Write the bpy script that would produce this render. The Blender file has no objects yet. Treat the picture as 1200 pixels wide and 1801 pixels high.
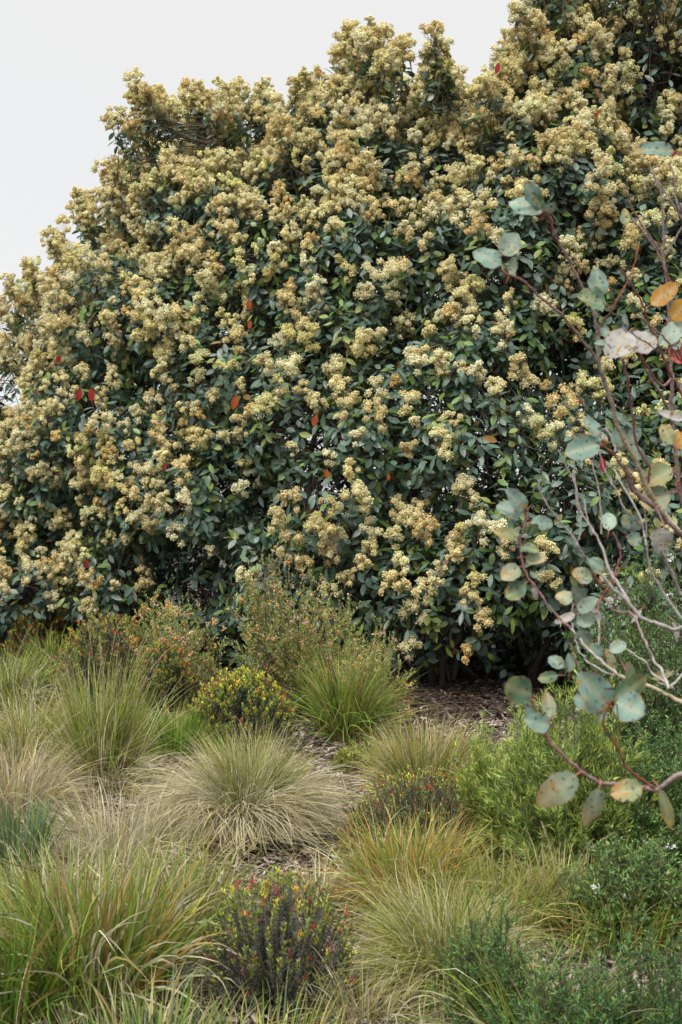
import bpy, math, random
import numpy as np
from math import radians as rad
rng = np.random.default_rng(7)
random.seed(7)
C = bpy.context.scene
COL = C.collection
# ------------------------------------------------------------------ camera
FPX = 2251.0; EYE = 1.5
cd = bpy.data.cameras.new("camera"); cam = bpy.data.objects.new("camera", cd); COL.objects.link(cam)
cam.location = (0, 0, EYE); cam.rotation_euler = (rad(90), 0, 0)
cd.sensor_fit = 'VERTICAL'; cd.sensor_height = 36; cd.sensor_width = 24; cd.lens = 45
cd.clip_start = 0.05; cd.clip_end = 2000
cd.dof.use_dof = True; cd.dof.focus_distance = 8.6; cd.dof.aperture_fstop = 11
C.camera = cam
# ------------------------------------------------------------------ world: bright overcast
SUN_EL, SUN_AZ = 48.0, -28.0       # sun high, behind the viewer's left shoulder
w = bpy.data.worlds.new("World"); C.world = w; w.use_nodes = True
nt = w.node_tree; nt.nodes.clear(); N = nt.nodes.new; LK = nt.links.new
out = N('ShaderNodeOutputWorld'); bgs = N('ShaderNodeBackground'); bgc = N('ShaderNodeBackground'); add = N('ShaderNodeMixShader')
sky = N('ShaderNodeTexSky'); sky.sky_type = 'NISHITA'; sky.sun_disc = False
sky.sun_elevation = rad(SUN_EL); sky.sun_rotation = rad(180 + SUN_AZ)
LK(sky.outputs[0], bgs.inputs[0]); bgs.inputs[1].default_value = 0.12
tc = N('ShaderNodeTexCoord'); sx = N('ShaderNodeSeparateXYZ'); LK(tc.outputs['Generated'], sx.inputs[0])
mr = N('ShaderNodeMapRange'); mr.inputs[1].default_value = 0.42; mr.inputs[2].default_value = 1.0
mr.inputs[3].default_value = 0.71; mr.inputs[4].default_value = 2.5
LK(sx.outputs[2], mr.inputs[0]); LK(mr.outputs[0], bgc.inputs[1])
nz = N('ShaderNodeTexNoise'); nz.inputs['Scale'].default_value = 1.6; nz.inputs['Detail'].default_value = 4
LK(tc.outputs['Generated'], nz.inputs[0])
cr = N('ShaderNodeValToRGB'); cr.color_ramp.elements[0].position = .35; cr.color_ramp.elements[1].position = .62
cr.color_ramp.elements[0].color = (.90, .93, .945, 1); cr.color_ramp.elements[1].color = (.965, .95, .93, 1)
LK(nz.outputs[0], cr.inputs[0]); LK(cr.outputs[0], bgc.inputs[0])
add.inputs[0].default_value = 0.93; LK(bgs.outputs[0], add.inputs[1]); LK(bgc.outputs[0], add.inputs[2]); LK(add.outputs[0], out.inputs[0])
sd = bpy.data.lights.new("sun", 'SUN'); sun = bpy.data.objects.new("sun", sd); COL.objects.link(sun)
sd.energy = 2.0; sd.angle = rad(18); sd.color = (1.0, .95, .86)
sun.rotation_euler = (rad(90 - SUN_EL), 0, rad(SUN_AZ))
C.view_settings.view_transform = 'Standard'; C.view_settings.look = 'None'
C.view_settings.exposure = 0.4; C.view_settings.gamma = 1
C.cycles.max_bounces = 7; C.cycles.diffuse_bounces = 4; C.cycles.transmission_bounces = 4; C.cycles.glossy_bounces = 2
C.cycles.use_denoising = True
C.cycles.use_adaptive_sampling = False

# ------------------------------------------------------------------ helpers
def at(px, py, Y): return np.array([(px - 600) / FPX * Y, Y, EYE - (py - 900.5) / FPX * Y])
def gnd(px, py):
    Y = EYE * FPX / (py - 900.5); return np.array([(px - 600) / FPX * Y, Y, 0.0])
def U(a, b, n=None): return rng.uniform(a, b, n)
def norm(v): return v / np.maximum(np.linalg.norm(v, axis=-1, keepdims=True), 1e-9)
def mixc(a, b, t): a = np.asarray(a); b = np.asarray(b); t = np.asarray(t)[..., None]; return a * (1 - t) + b * t
class MB:
    def __init__(s): s.v = []; s.c = []; s.q = []; s.t = []; s.n = 0
    def add(s, V, F, Cc):
        V = np.asarray(V, float); n, k, _ = V.shape
        F = np.asarray(F); Cc = np.broadcast_to(Cc, V.shape)
        FF = (F[None] + (np.arange(n) * k)[:, None, None] + s.n).reshape(-1, F.shape[1])
        (s.q if F.shape[1] == 4 else s.t).append(FF)
        s.v.append(V.reshape(-1, 3)); s.c.append(Cc.reshape(-1, 3)); s.n += n * k
    def build(s, name, mat, parent=None, origin=None):
        V = np.concatenate(s.v).astype(np.float32); Cc = np.concatenate(s.c)
        if origin is not None: V = V - np.asarray(origin, np.float32)
        qs = np.concatenate(s.q) if s.q else np.zeros((0, 4), int); ts = np.concatenate(s.t) if s.t else np.zeros((0, 3), int)
        me = bpy.data.meshes.new(name); me.vertices.add(len(V)); me.vertices.foreach_set('co', V.ravel())
        L = np.concatenate([qs.ravel(), ts.ravel()]).astype(np.int32)
        me.loops.add(len(L)); me.loops.foreach_set('vertex_index', L)
        st = np.concatenate([np.arange(len(qs)) * 4, len(qs) * 4 + np.arange(len(ts)) * 3]).astype(np.int32)
        me.polygons.add(len(st)); me.polygons.foreach_set('loop_start', st)
        me.polygons.foreach_set('use_smooth', np.ones(len(st), bool))
        me.update(calc_edges=True)
        at_ = me.attributes.new('Col', 'FLOAT_COLOR', 'POINT')
        at_.data.foreach_set('color', np.concatenate([Cc, np.ones((len(Cc), 1))], 1).astype(np.float32).ravel())
        me.materials.append(mat)
        o = bpy.data.objects.new(name, me); COL.objects.link(o)
        if origin is not None and parent is None: o.location = origin
        if parent is not None:
            o.parent = parent
            if origin is None: o.location = tuple(-np.array(parent.location))
        return o
def tag(o, label=None, cat=None, group=None, kind=None):
    if label: o['label'] = label
    if cat: o['category'] = cat
    if group: o['group'] = group
    if kind: o['kind'] = kind
    return o
def empty(name, loc):
    o = bpy.data.objects.new(name, None); COL.objects.link(o); o.location = tuple(loc); o.empty_display_size = .1; return o

def mat(name, rough=.6, transl=.25, spec=.3, nscale=25., namp=.25, spots=None, bump=0.0, bscale=60):
    m = bpy.data.materials.new(name); m.use_nodes = True; t = m.node_tree; t.nodes.clear(); n = t.nodes.new; l = t.links.new
    o = n('ShaderNodeOutputMaterial'); p = n('ShaderNodeBsdfPrincipled'); a = n('ShaderNodeAttribute'); a.attribute_name = 'Col'
    tc = n('ShaderNodeTexCoord'); nz = n('ShaderNodeTexNoise'); nz.inputs['Scale'].default_value = nscale; nz.inputs['Detail'].default_value = 3
    l(tc.outputs['Object'], nz.inputs[0])
    mr = n('ShaderNodeMapRange'); mr.inputs[1].default_value = .3; mr.inputs[2].default_value = .7
    mr.inputs[3].default_value = 1 - namp; mr.inputs[4].default_value = 1 + namp; l(nz.outputs[0], mr.inputs[0])
    mx = n('ShaderNodeVectorMath'); mx.operation = 'SCALE'; l(a.outputs['Color'], mx.inputs[0]); l(mr.outputs[0], mx.inputs['Scale'])
    colr = mx.outputs[0]
    if spots:
        for (sc, lo, hi, c) in spots:
            z = n('ShaderNodeTexNoise'); z.inputs['Scale'].default_value = sc; z.inputs['Detail'].default_value = 2; l(tc.outputs['Object'], z.inputs[0])
            r = n('ShaderNodeMapRange'); r.inputs[1].default_value = lo; r.inputs[2].default_value = hi; l(z.outputs[0], r.inputs[0])
            q = n('ShaderNodeMixRGB'); l(r.outputs[0], q.inputs[0]); l(colr, q.inputs[1]); q.inputs[2].default_value = (*c, 1); colr = q.outputs[0]
    l(colr, p.inputs['Base Color']); p.inputs['Roughness'].default_value = rough; p.inputs['Specular IOR Level'].default_value = spec
    if bump:
        b = n('ShaderNodeBump'); b.inputs['Strength'].default_value = bump; b.inputs['Distance'].default_value = .01
        z = n('ShaderNodeTexNoise'); z.inputs['Scale'].default_value = bscale; z.inputs['Detail'].default_value = 6; l(tc.outputs['Object'], z.inputs[0])
        l(z.outputs[0], b.inputs['Height']); l(b.outputs[0], p.inputs['Normal'])
    if transl > 0:
        tr = n('ShaderNodeBsdfTranslucent'); l(colr, tr.inputs[0]); ms = n('ShaderNodeMixShader'); ms.inputs[0].default_value = transl
        l(p.outputs[0], ms.inputs[1]); l(tr.outputs[0], ms.inputs[2]); l(ms.outputs[0], o.inputs[0])
    else: l(p.outputs[0], o.inputs[0])
    return m
M_LEAF = mat('broad_leaf', .40, .26, .6, 12, .25)
M_FLOW = mat('cream_flowers', .9, .3, .1, 9, .12)
M_TWIG = mat('twig_bark', .85, 0, .15, 40, .3, bump=.5)
M_GRASS = mat('grass_blade', .5, .3, .3, 8, .15)
M_SMALL = mat('small_leaf', .5, .25, .35, 15, .2)
M_PETAL = mat('petal', .7, .3, .2, 15, .1)
M_EUC = mat('gum_leaf', .5, .2, .4, 30, .12, spots=[(70, .60, .68, (.34, .24, .08)), (150, .63, .67, (.06, .04, .05))])
M_EUCB = mat('gum_bark', .7, 0, .25, 60, .2, spots=[(25, .56, .66, (.16, .13, .12))], bump=.6, bscale=140)
M_CHIP = mat('bark_chips', .9, 0, .15, 60, .3)
# 'ground' material
def ground_mat():
    m = bpy.data.materials.new('soil_and_mulch'); m.use_nodes = True; t = m.node_tree; n = t.nodes.new; l = t.links.new; p = t.nodes['Principled BSDF']
    tc = n('ShaderNodeTexCoord'); a = n('ShaderNodeTexVoronoi'); a.inputs['Scale'].default_value = 45; l(tc.outputs['Object'], a.inputs[0])
    z = n('ShaderNodeTexNoise'); z.inputs['Scale'].default_value = 3; z.inputs['Detail'].default_value = 8; l(tc.outputs['Object'], z.inputs[0])
    r = n('ShaderNodeValToRGB'); r.color_ramp.elements[0].color = (.035, .024, .02, 1); r.color_ramp.elements[1].color = (.16, .12, .10, 1)
    l(a.outputs['Color'], r.inputs[0]); q = n('ShaderNodeMixRGB'); q.blend_type = 'MULTIPLY'; q.inputs[0].default_value = .7
    l(r.outputs[0], q.inputs[1]); l(z.outputs[0], q.inputs[2]); l(q.outputs[0], p.inputs['Base Color']); p.inputs['Roughness'].default_value = .95
    b = n('ShaderNodeBump'); b.inputs['Distance'].default_value = .02; l(a.outputs['Distance'], b.inputs['Height']); l(b.outputs[0], p.inputs['Normal'])
    return m

# leaf templates: (t along, s across, lift)
def tmpl(prof):
    K = len(prof); V = []; F = []
    for i, wd in enumerate(prof):
        t = i / (K - 1)
        for s in (-1, 0, 1): V.append((t, s * wd, abs(s)))
    for i in range(K - 1):
        for j in (0, 1): F.append((i * 3 + j, i * 3 + j + 1, i * 3 + j + 4, i * 3 + j + 3))
    return np.array(V, float), np.array(F)
T_OVAL = tmpl([.06, .75, 1.0, .78, .02])
def tmpl_round():
    pr = np.interp(np.linspace(0, 1, 13), [0, .04, .1, .2, .32, .45, .58, .7, .8, .88, .95, 1], [.05, .36, .62, .85, .97, 1, .97, .87, .73, .56, .32, .02]); cr = [-1, -.9, -.5, -.06, .06, .5, .9, 1]
    V = [(i / 12, s * w_, abs(s)) for i, w_ in enumerate(pr) for s in cr]; F = [(i * 8 + j, i * 8 + j + 1, i * 8 + j + 9, i * 8 + j + 8) for i in range(12) for j in range(7)]
    return np.array(V, float), np.array(F), np.array(cr * 13)
T_ROUND = tmpl_round()
def gum_leaf(mb, a, b, nn, W, col, tip, rim):
    V, F, cr = T_ROUND; L = np.linalg.norm(b - a); D = (b - a) / L; S = norm(np.cross(D, nn)); Nn = np.cross(S, D)
    t = V[:, 0:1]; s_ = V[:, 1:2]; f_ = random.uniform(.05, .45); dr = random.uniform(-.12, .2); ph = random.uniform(0, 6); tw = random.uniform(-.35, .35)
    z = W * .5 * f_ * np.abs(s_) - dr * L * t * t + W * .07 * np.sin(t * 9 + ph + s_ * 2) * np.abs(s_) + W * tw * s_ * t + W * .02 * np.sin(t * 31 + ph)
    edge = 1 + .05 * np.sin(t * 23 + ph) * (np.abs(cr)[:, None] > .95); X = a + D * L * t + S * W * .5 * s_ * edge + Nn * z
    side = np.clip(.5 + cr[:, None] * .5 * (1 if ph > 3 else -1), 0, 1); m_ = np.clip(t * 1.5 - .55 + side * .35, 0, 1) ** 1.5
    c = np.asarray(col) * (1 - m_) + np.asarray(tip) * m_; k = (np.abs(cr) > .95)[:, None]; c = np.where(k, c * .35 + np.asarray(rim) * .65, c); c = np.where((np.abs(cr) < .1)[:, None], c * .7 + np.array((.44, .42, .28)) * .35, c)
    mb.add(X[None], F, c[None])
T_NARROW = (np.array([(0, -.3, 0), (0, .3, 0), (.45, -1, 0), (.45, 1, 0), (1, -.05, 0), (1, .05, 0)], float), np.array([(0, 1, 3, 2), (2, 3, 5, 4)]))
T_DIA = (np.array([(0, 0, 0), (.45, 1, 0), (1, 0, 0), (.45, -1, 0)], float), np.array([(0, 1, 2, 3)]))
def leaves(mb, P, D, Nn, L, W, col, T=T_OVAL, droop=.25, fold=.18, tipcol=None):
    V, F = T; D = norm(D); S = norm(np.cross(D, Nn)); Nn = np.cross(S, D)
    L = np.broadcast_to(L, len(P))[:, None, None]; W = np.broadcast_to(W, len(P))[:, None, None] * .5
    dr = np.broadcast_to(droop, len(P))[:, None, None]
    t = V[None, :, 0:1]; s = V[None, :, 1:2]; u = V[None, :, 2:3]
    X = P[:, None] + D[:, None] * L * t + S[:, None] * W * s + Nn[:, None] * (W * fold * u * (1 - t * .5) - dr * L * t * t)
    col = np.broadcast_to(col, (len(P), 3))[:, None]
    cc = np.broadcast_to(col, X.shape)
    if tipcol is not None: cc = col * (1 - t) + np.broadcast_to(tipcol, (len(P), 3))[:, None] * t
    mb.add(X, F, cc)
def tubes(mb, P, R, col, sides=5):
    n, K, _ = P.shape; T = norm(np.gradient(P, axis=1))
    ref = np.zeros((n, 1, 3)); ref[..., 0] = .31; ref[..., 1] = .83; ref[..., 2] = .21
    A = norm(np.cross(T, ref)); B = np.cross(T, A)
    th = np.arange(sides) * 2 * math.pi / sides
    X = P[:, :, None] + (A[:, :, None] * np.cos(th)[None, None, :, None] + B[:, :, None] * np.sin(th)[None, None, :, None]) * np.broadcast_to(R, (n, K))[:, :, None, None]
    F = [(k * sides + j, k * sides + (j + 1) % sides, (k + 1) * sides + (j + 1) % sides, (k + 1) * sides + j) for k in range(K - 1) for j in range(sides)]
    col = np.asarray(col, float)
    if col.ndim == 1: cc = col
    elif col.ndim == 2: cc = np.repeat(col[:, None], K * sides, 1)
    else: cc = np.repeat(col, sides, 1)
    mb.add(X.reshape(n, K * sides, 3), F, cc)
def bez(A, B, Cc, K):
    t = np.linspace(0, 1, K)[None, :, None]; return A[:, None] * (1 - t) ** 2 + 2 * B[:, None] * t * (1 - t) + Cc[:, None] * t * t
OCT = np.array([(1, 0, 0), (-1, 0, 0), (0, 1, 0), (0, -1, 0), (0, 0, 1), (0, 0, -1)], float)
OCF = np.array([(0, 2, 4), (2, 1, 4), (1, 3, 4), (3, 0, 4), (2, 0, 5), (1, 2, 5), (3, 1, 5), (0, 3, 5)])
def blobs(mb, P, R, col):
    n = len(P); V = OCT[None] * (np.broadcast_to(R, n)[:, None, None]) * U(.7, 1.3, (n, 6, 1)) + rng.normal(0, .12, (n, 6, 3)) * np.broadcast_to(R, n)[:, None, None]
    a = U(0, 6.28, n); ca, sa = np.cos(a)[:, None], np.sin(a)[:, None]
    X = np.stack([V[..., 0] * ca - V[..., 1] * sa, V[..., 0] * sa + V[..., 1] * ca, V[..., 2]], -1)
    mb.add(X + P[:, None], OCF, np.broadcast_to(col, (n, 3))[:, None])
def rdir(n): return norm(rng.normal(0, 1, (n, 3)))
def frames(pl, t):
    """positions and tangents at fraction t on polylines pl [n,K,3]; t [n,m]"""
    n, K, _ = pl.shape; f = np.clip(t, 0, .9999) * (K - 1); i = f.astype(int); a = (f - i)[..., None]; r = np.arange(n)[:, None]
    A = pl[r, i]; B = pl[r, i + 1]; return A * (1 - a) + B * a, norm(B - A)

# ------------------------------------------------------------------ ground
def build_ground():
    xs = np.concatenate([[-400, -100, -30], np.linspace(-10, 10, 81), [30, 100, 400]]); ys = np.concatenate([[-200, -20], np.linspace(-2, 20, 89), [40, 120, 900]])
    X, Y = np.meshgrid(xs, ys); near = (np.abs(X) < 10) & (Y > 0) & (Y < 20)
    Z = np.where(near, .02 * np.sin(X * 2.1 + 1) * np.cos(Y * 1.7) + rng.normal(0, .006, X.shape), 0) - .01
    V = np.stack([X, Y, Z], -1).reshape(1, -1, 3); nx = len(xs)
    F = [(j * nx + i, j * nx + i + 1, (j + 1) * nx + i + 1, (j + 1) * nx + i) for j in range(len(ys) - 1) for i in range(nx - 1)]
    mb = MB(); mb.add(V, F, (.1, .08, .07)); tag(mb.build('ground', ground_mat()), 'brown mulched garden soil', None, None, 'structure')
build_ground()
def chips(name, label, n, xr, yr, dens, pal, ln, wd):
    P = np.stack([U(*xr, n), U(*yr, n), U(0, .018, n)], -1); keep = rng.random(n) < dens(P[:, 0], P[:, 1]); P = P[keep]; n = len(P)
    B = np.array([(x, y, z) for z in (-1, 1) for y in (-1, 1) for x in (-1, 1)], float)
    F = np.array([(0, 2, 3, 1), (4, 5, 7, 6), (0, 1, 5, 4), (2, 6, 7, 3), (0, 4, 6, 2), (1, 3, 7, 5)])
    S = np.stack([U(*ln, n), U(*wd, n), U(.001, .004, n)], -1)
    V = B[None] * S[:, None] * U(.65, 1.15, (n, 8, 1))
    a = U(0, 6.28, n)[:, None]; tx = rng.normal(0, .3, n)[:, None]; ty = rng.normal(0, .3, n)[:, None]
    z = V[..., 2] + V[..., 0] * tx + V[..., 1] * ty; x = V[..., 0] * np.cos(a) - V[..., 1] * np.sin(a); y = V[..., 0] * np.sin(a) + V[..., 1] * np.cos(a)
    pal = np.array(pal); c = pal[rng.integers(0, len(pal), n)] * U(.6, 1.25, (n, 1))
    mb = MB(); mb.add(np.stack([x, y, z], -1) + P[:, None], F, c[:, None]); tag(mb.build(name, M_CHIP), label, None, None, 'stuff')
chips('shade_dark_litter', 'litter and mulch on the ground under the flowering shrub, its shade put into the dark brown colour', 16000, (-2.5, 4.5), (8.7, 14), lambda x, y: np.clip((y - 8.7) * 1.5, 0, 1), [(.07, .045, .035), (.11, .07, .05), (.045, .03, .025), (.16, .12, .09)], (.015, .04), (.006, .016))  # litter palette darkened: the shrub's shade on the mulch is painted in
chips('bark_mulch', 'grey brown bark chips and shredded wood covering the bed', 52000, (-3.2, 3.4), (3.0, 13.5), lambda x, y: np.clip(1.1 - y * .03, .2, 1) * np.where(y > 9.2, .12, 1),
      [(.40, .33, .28), (.30, .23, .19), (.22, .16, .13), (.50, .43, .37), (.12, .085, .07), (.36, .27, .23)], (.010, .034), (.003, .010))

# ------------------------------------------------------------------ tussocks
GR = dict(pale=(.58, .54, .37), straw=(.44, .36, .13), green=(.12, .215, .03), ygreen=(.25, .31, .045), bright=(.14, .27, .035), grey=(.42, .38, .29),
          brown=(.28, .17, .06), blue=(.14, .22, .12), dark=(.07, .12, .03), orange=(.50, .24, .05))
def blades(mb, c, n, L, wd, spread, sag, mix, br=.06, K=9, lean=(0, 0), tipstraw=.3, up=0.0):
    """n ribbons from a crown of radius br; start tilt up to spread, curving over by sag"""
    g = rng.integers(0, 26, n); th = U(0, 2 * math.pi, n) + rng.normal(0, .5, 26)[g]; tilt0 = np.abs(rng.normal(0, 1, n)) * spread * .5 * U(.6, 1.4, 26)[g] + up; tilt0 = np.minimum(tilt0, 1.45)
    Ln = U(L[0], L[1], n); sg = U(sag[0], sag[1], n) * (.4 + tilt0)
    H = np.stack([np.cos(th), np.sin(th)], -1)
    rb = np.sqrt(U(0, 1, n)) * br; t = np.linspace(0, 1, K)
    ang = tilt0[:, None] + sg[:, None] * t[None] ** 1.5; ang = np.minimum(ang, 2.75)
    sw = rng.normal(0, .65, n) + rng.normal(0, .3, 26)[g]
    ths = th[:, None] + sw[:, None] * t[None] ** 2; ds = Ln[:, None] / (K - 1)
    dx = np.sin(ang) * np.cos(ths) * ds; dy = np.sin(ang) * np.sin(ths) * ds; dz = np.cos(ang) * ds
    kk = rng.integers(3, K - 1, n); kb = np.where(rng.random(n) < .13, U(.6, 1.7, n), 0)[:, None] * (np.arange(K)[None] >= kk[:, None]); ang = np.minimum(ang + kb, 2.9); ang = ang + rng.normal(0, .05, (n, K))
    dx = np.sin(ang) * np.cos(ths) * ds; dy = np.sin(ang) * np.sin(ths) * ds; dz = np.cos(ang) * ds
    P = np.stack([np.cumsum(dx, 1), np.cumsum(dy, 1), np.cumsum(dz, 1)], -1); P -= P[:, :1]
    P[..., 0] += lean[0] * t[None] ** 1.3 * Ln[:, None]; P[..., 1] += lean[1] * t[None] ** 1.3 * Ln[:, None]
    P[..., 0] += (H[:, 0] * rb)[:, None]; P[..., 1] += (H[:, 1] * rb)[:, None]; P[..., 2] = np.maximum(P[..., 2], .006 + U(0, .04, n)[:, None] * t[None])
    P += np.asarray(c)[None, None]
    T = norm(np.gradient(P, axis=1)); Z = np.zeros((n, 1, 3)); Z[:, 0] = rdir(n) * .5; Z[..., 2] += .25; Z[:, 0, :2] += H * .6
    S = norm(np.cross(T, Z)); wprof = (np.minimum(1, .55 + t * 2) * np.clip((1 - t) * 2.2, .04, 1))[None, :, None]
    W = U(wd[0], wd[1], n)[:, None, None] * wprof * .5
    V = np.stack([P - S * W, P + S * W], 2).reshape(n, K * 2, 3)
    keys = list(mix); pr = np.array([mix[k] for k in keys], float); pr /= pr.sum(); pick = rng.choice(len(keys), n, p=pr)
    col = np.array([GR[k] for k in keys])[pick] * np.clip(np.exp(rng.normal(-.08, .38, (n, 1))), .35, 1.5) * U(.8, 1.2, 26)[g][:, None]
    tip = mixc(col, np.array(GR['straw']), np.clip(rng.random(n) * tipstraw * 2, 0, 1)); base = mixc(col, np.array((.42, .34, .2)), np.full(n, .3)) * .9
    cc = np.where(t[None, :, None] < .4, base[:, None] + (col - base)[:, None] * (t[None, :, None] / .4), col[:, None] + (tip - col)[:, None] * ((t[None, :, None] - .4) / .6))
    F = [(2 * k, 2 * k + 1, 2 * k + 3, 2 * k + 2) for k in range(K - 1)]
    mb.add(V, F, np.repeat(cc, 2, 1))
def seed_stalks(mb, c, n, L, lean=(0, 0), col=(.55, .47, .33)):
    d = rdir(n); d[:, 2] = np.abs(d[:, 2]) * 1.5 + 1.3; d = norm(d); Ln = U(*L, n)[:, None]
    A = np.asarray(c)[None] + rdir(n) * .03 * np.array([1, 1, 0]); Cc = A + d * Ln; Cc[:, 2] *= .93; B = A + (d * .3 + np.array([0, 0, .4])) * Ln
    pl = bez(A, B, Cc, 8); tubes(mb, pl, np.linspace(.0014, .0006, 8)[None], np.array(col) * U(.7, 1.2, (n, 1)), 3)
    t = U(.72, 1, (n, 22)); p, tg = frames(pl, t); p = p.reshape(-1, 3); tg = tg.reshape(-1, 3)
    leaves(mb, p, tg + rdir(len(p)) * .5, rdir(len(p)), U(.008, .016, len(p)), .0022, np.array(col) * U(.7, 1.25, (len(p), 1)), T_DIA)
def tussock(px, py, label, n, L, wd, spread, sag, mix, br, group='tussock grasses in the bed', stalks=0, sl=(.6, .9), extra=(), lean=(0, 0), name='grass_tussock', cat='grass tussock', Y=None, up=0, tipstraw=.3):
    c = gnd(px, py) if Y is None else np.array([(px - 600) / FPX * Y, Y, 0])
    n = int(n * 1.45); mb = MB(); blades(mb, c, n, L, wd, spread, sag, mix, br, lean=lean, up=up, tipstraw=tipstraw)
    for (n2, L2, wd2, sp2, sg2, mx2, off) in extra: blades(mb, c + np.array([off[0], off[1], off[2] if len(off) > 2 else 0]), int(n2 * 1.35), L2, wd2, sp2, sg2, mx2, br * .9, tipstraw=tipstraw, up=off[3] if len(off) > 3 else 0)
    if stalks:
        e = tag(empty(name, c), label, cat, group); mb.build('blades', M_GRASS, e)
        ms = MB(); seed_stalks(ms, c, stalks, sl); ms.build('seed_stalks', M_GRASS, e)
    else: tag(mb.build(name, M_GRASS, origin=c), label, cat, group)
    return c
# pale fountain tussock in the middle
tussock(430, 1476, 'rounded pale fountain tussock with grey green centre, middle of the bed beside the mulch path', 450, (.44, .62), (.0025, .0045), .8, (1.2, 2.2), dict(pale=6, grey=3, straw=2, ygreen=1), .08,
        extra=[(900, (.36, .56), (.0025, .0042), .62, (.5, 1.4), dict(green=4, ygreen=5, pale=3), (.03, .02, .02)), (1300, (.42, .66), (.0025, .0045), .6, (.9, 1.9), dict(pale=7, grey=4, straw=1), (0, -.02, .06, .55)), (800, (.30, .48), (.0025, .0045), .4, (1.1, 1.9), dict(pale=5, grey=5), (0, -.05, .08, .95))], tipstraw=.5)
tussock(750, 1412, 'straw and lime upright tussock behind the dark heath bush, right of the mulch path', 800, (.30, .52), (.003, .0065), .75, (.4, 1.4), dict(straw=5, ygreen=6, pale=3, green=3, orange=1), .13,
        extra=[(550, (.28, .5), (.0028, .0055), 1.5, (.8, 2.0), dict(straw=5, pale=4), (-.05, 0))])
tussock(735, 1600, 'golden straw and green tussock in front of the dark heath bush', 800, (.24, .42), (.003, .0065), .95, (.5, 1.5), dict(straw=3, ygreen=7, orange=2, green=4, pale=1), .15,
        extra=[(420, (.26, .46), (.0028, .0055), 1.7, (.8, 2.0), dict(straw=5, orange=2, pale=2), (-.08, 0))])
tussock(800, 1760, 'fine olive tussock arching low to the left at the bottom of the picture', 1500, (.26, .44), (.0018, .0034), 1.1, (1.0, 2.2), dict(ygreen=6, pale=3, straw=2, green=5), .08, lean=(-.16, 0), Y=4.0, tipstraw=.4,
        extra=[(700, (.34, .5), (.0018, .0032), 1.6, (1.2, 2.4), dict(ygreen=3, pale=5, straw=3), (-.05, -.03))])
tussock(150, 1765, 'large coarse strappy green tussock with curled dead leaves at the lower left corner', 520, (.30, .54), (.005, .0095), .85, (.3, 1.3), dict(green=8, bright=4, ygreen=6, brown=1, straw=1), .2,
        extra=[(120, (.36, .60), (.006, .010), .9, (1.6, 3.2), dict(pale=7, straw=1), (.02, -.02)), (130, (.3, .5), (.004, .008), .8, (.3, 1.2), dict(brown=4, orange=3, straw=3), (.06, .02)), (50, (.5, .62), (.005, .008), .5, (.2, .8), dict(pale=3, brown=3, ygreen=2), (.02, 0))], tipstraw=.15, stalks=5, sl=(.55, .7))
tussock(10, 1800, 'coarse green tussock cut by the left edge at the lower corner', 260, (.3, .48), (.005, .009), .8, (.3, 1.3), dict(green=6, bright=3, ygreen=2, brown=2), .16, Y=3.75, tipstraw=.15)
tussock(325, 1650, 'thin green and brown tuft between the pale tussock and the lower left tussock', 420, (.22, .42), (.003, .0065), .8, (.3, 1.5), dict(green=5, ygreen=5, brown=2, straw=3, pale=2), .15, stalks=8, sl=(.35, .55))
tussock(185, 1392, 'tall airy green grass clump with fine seed heads left of the pale tussock', 620, (.45, .82), (.0028, .0055), .32, (.3, 1.2), dict(ygreen=5, green=5, straw=1, pale=2), .13, stalks=22, sl=(.7, 1.0),
        extra=[(450, (.3, .55), (.0024, .0045), .9, (.9, 1.9), dict(pale=4, ygreen=4, straw=3), (0, 0)), (450, (.25, .45), (.0024, .0045), 1.7, (.9, 2.2), dict(pale=5, grey=4), (0, -.05))], tipstraw=.35)
tussock(50, 1345, 'pale green feathery grass clump at the left edge beside the tall airy clump', 760, (.34, .58), (.0025, .005), .9, (.7, 1.9), dict(ygreen=5, pale=5, green=2, straw=3), .18, stalks=22, sl=(.45, .75), tipstraw=.5)
tussock(305, 1330, 'low bright green grass tuft left of the yellow tipped heath bush', 480, (.22, .38), (.0035, .0065), .7, (.2, .8), dict(bright=6, ygreen=4, green=2, straw=1), .15, tipstraw=.05)
tussock(372, 1335, 'small bright green grass tuft under the yellow tipped heath bush', 130, (.12, .24), (.003, .006), .9, (.2, .9), dict(bright=7, ygreen=2), .08, tipstraw=.05)
tussock(608, 1303, 'dark green strappy mat rush in front of the orange flowered shrub', 560, (.38, .70), (.004, .0085), .85, (.4, 1.5), dict(green=6, dark=2, ygreen=6, brown=1, straw=1), .11, name='mat_rush', cat='mat rush', tipstraw=.25, stalks=5, sl=(.5, .7))
tussock(95, 1208, 'olive strappy mat rush far left behind the pale grasses', 300, (.34, .58), (.006, .011), .8, (.4, 1.2), dict(ygreen=6, green=5), .14, name='mat_rush', cat='mat rush')
tussock(15, 1240, 'yellow green grass clump at the far left edge', 460, (.32, .55), (.004, .007), .8, (.5, 1.5), dict(ygreen=7, pale=3, green=2), .16, stalks=8, sl=(.5, .7))
tussock(25, 1440, 'dried pinkish grey grass clump collapsed at the left edge', 800, (.28, .52), (.0022, .005), 1.4, (.8, 2.2), dict(grey=5, pale=4, brown=2, straw=2), .16, stalks=14, sl=(.4, .65), tipstraw=.5)
tussock(35, 1535, 'short blue green grass tuft at the left edge above the coarse tussock', 300, (.2, .36), (.0035, .006), .5, (.2, .7), dict(blue=7, green=3), .09, tipstraw=.1)
tussock(205, 1510, 'flattened dry grey grass mound in front of the tall airy clump', 800, (.22, .45), (.0022, .0045), 1.9, (.8, 2.2), dict(grey=5, pale=6, straw=2, ygreen=1), .2, tipstraw=.5)
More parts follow.
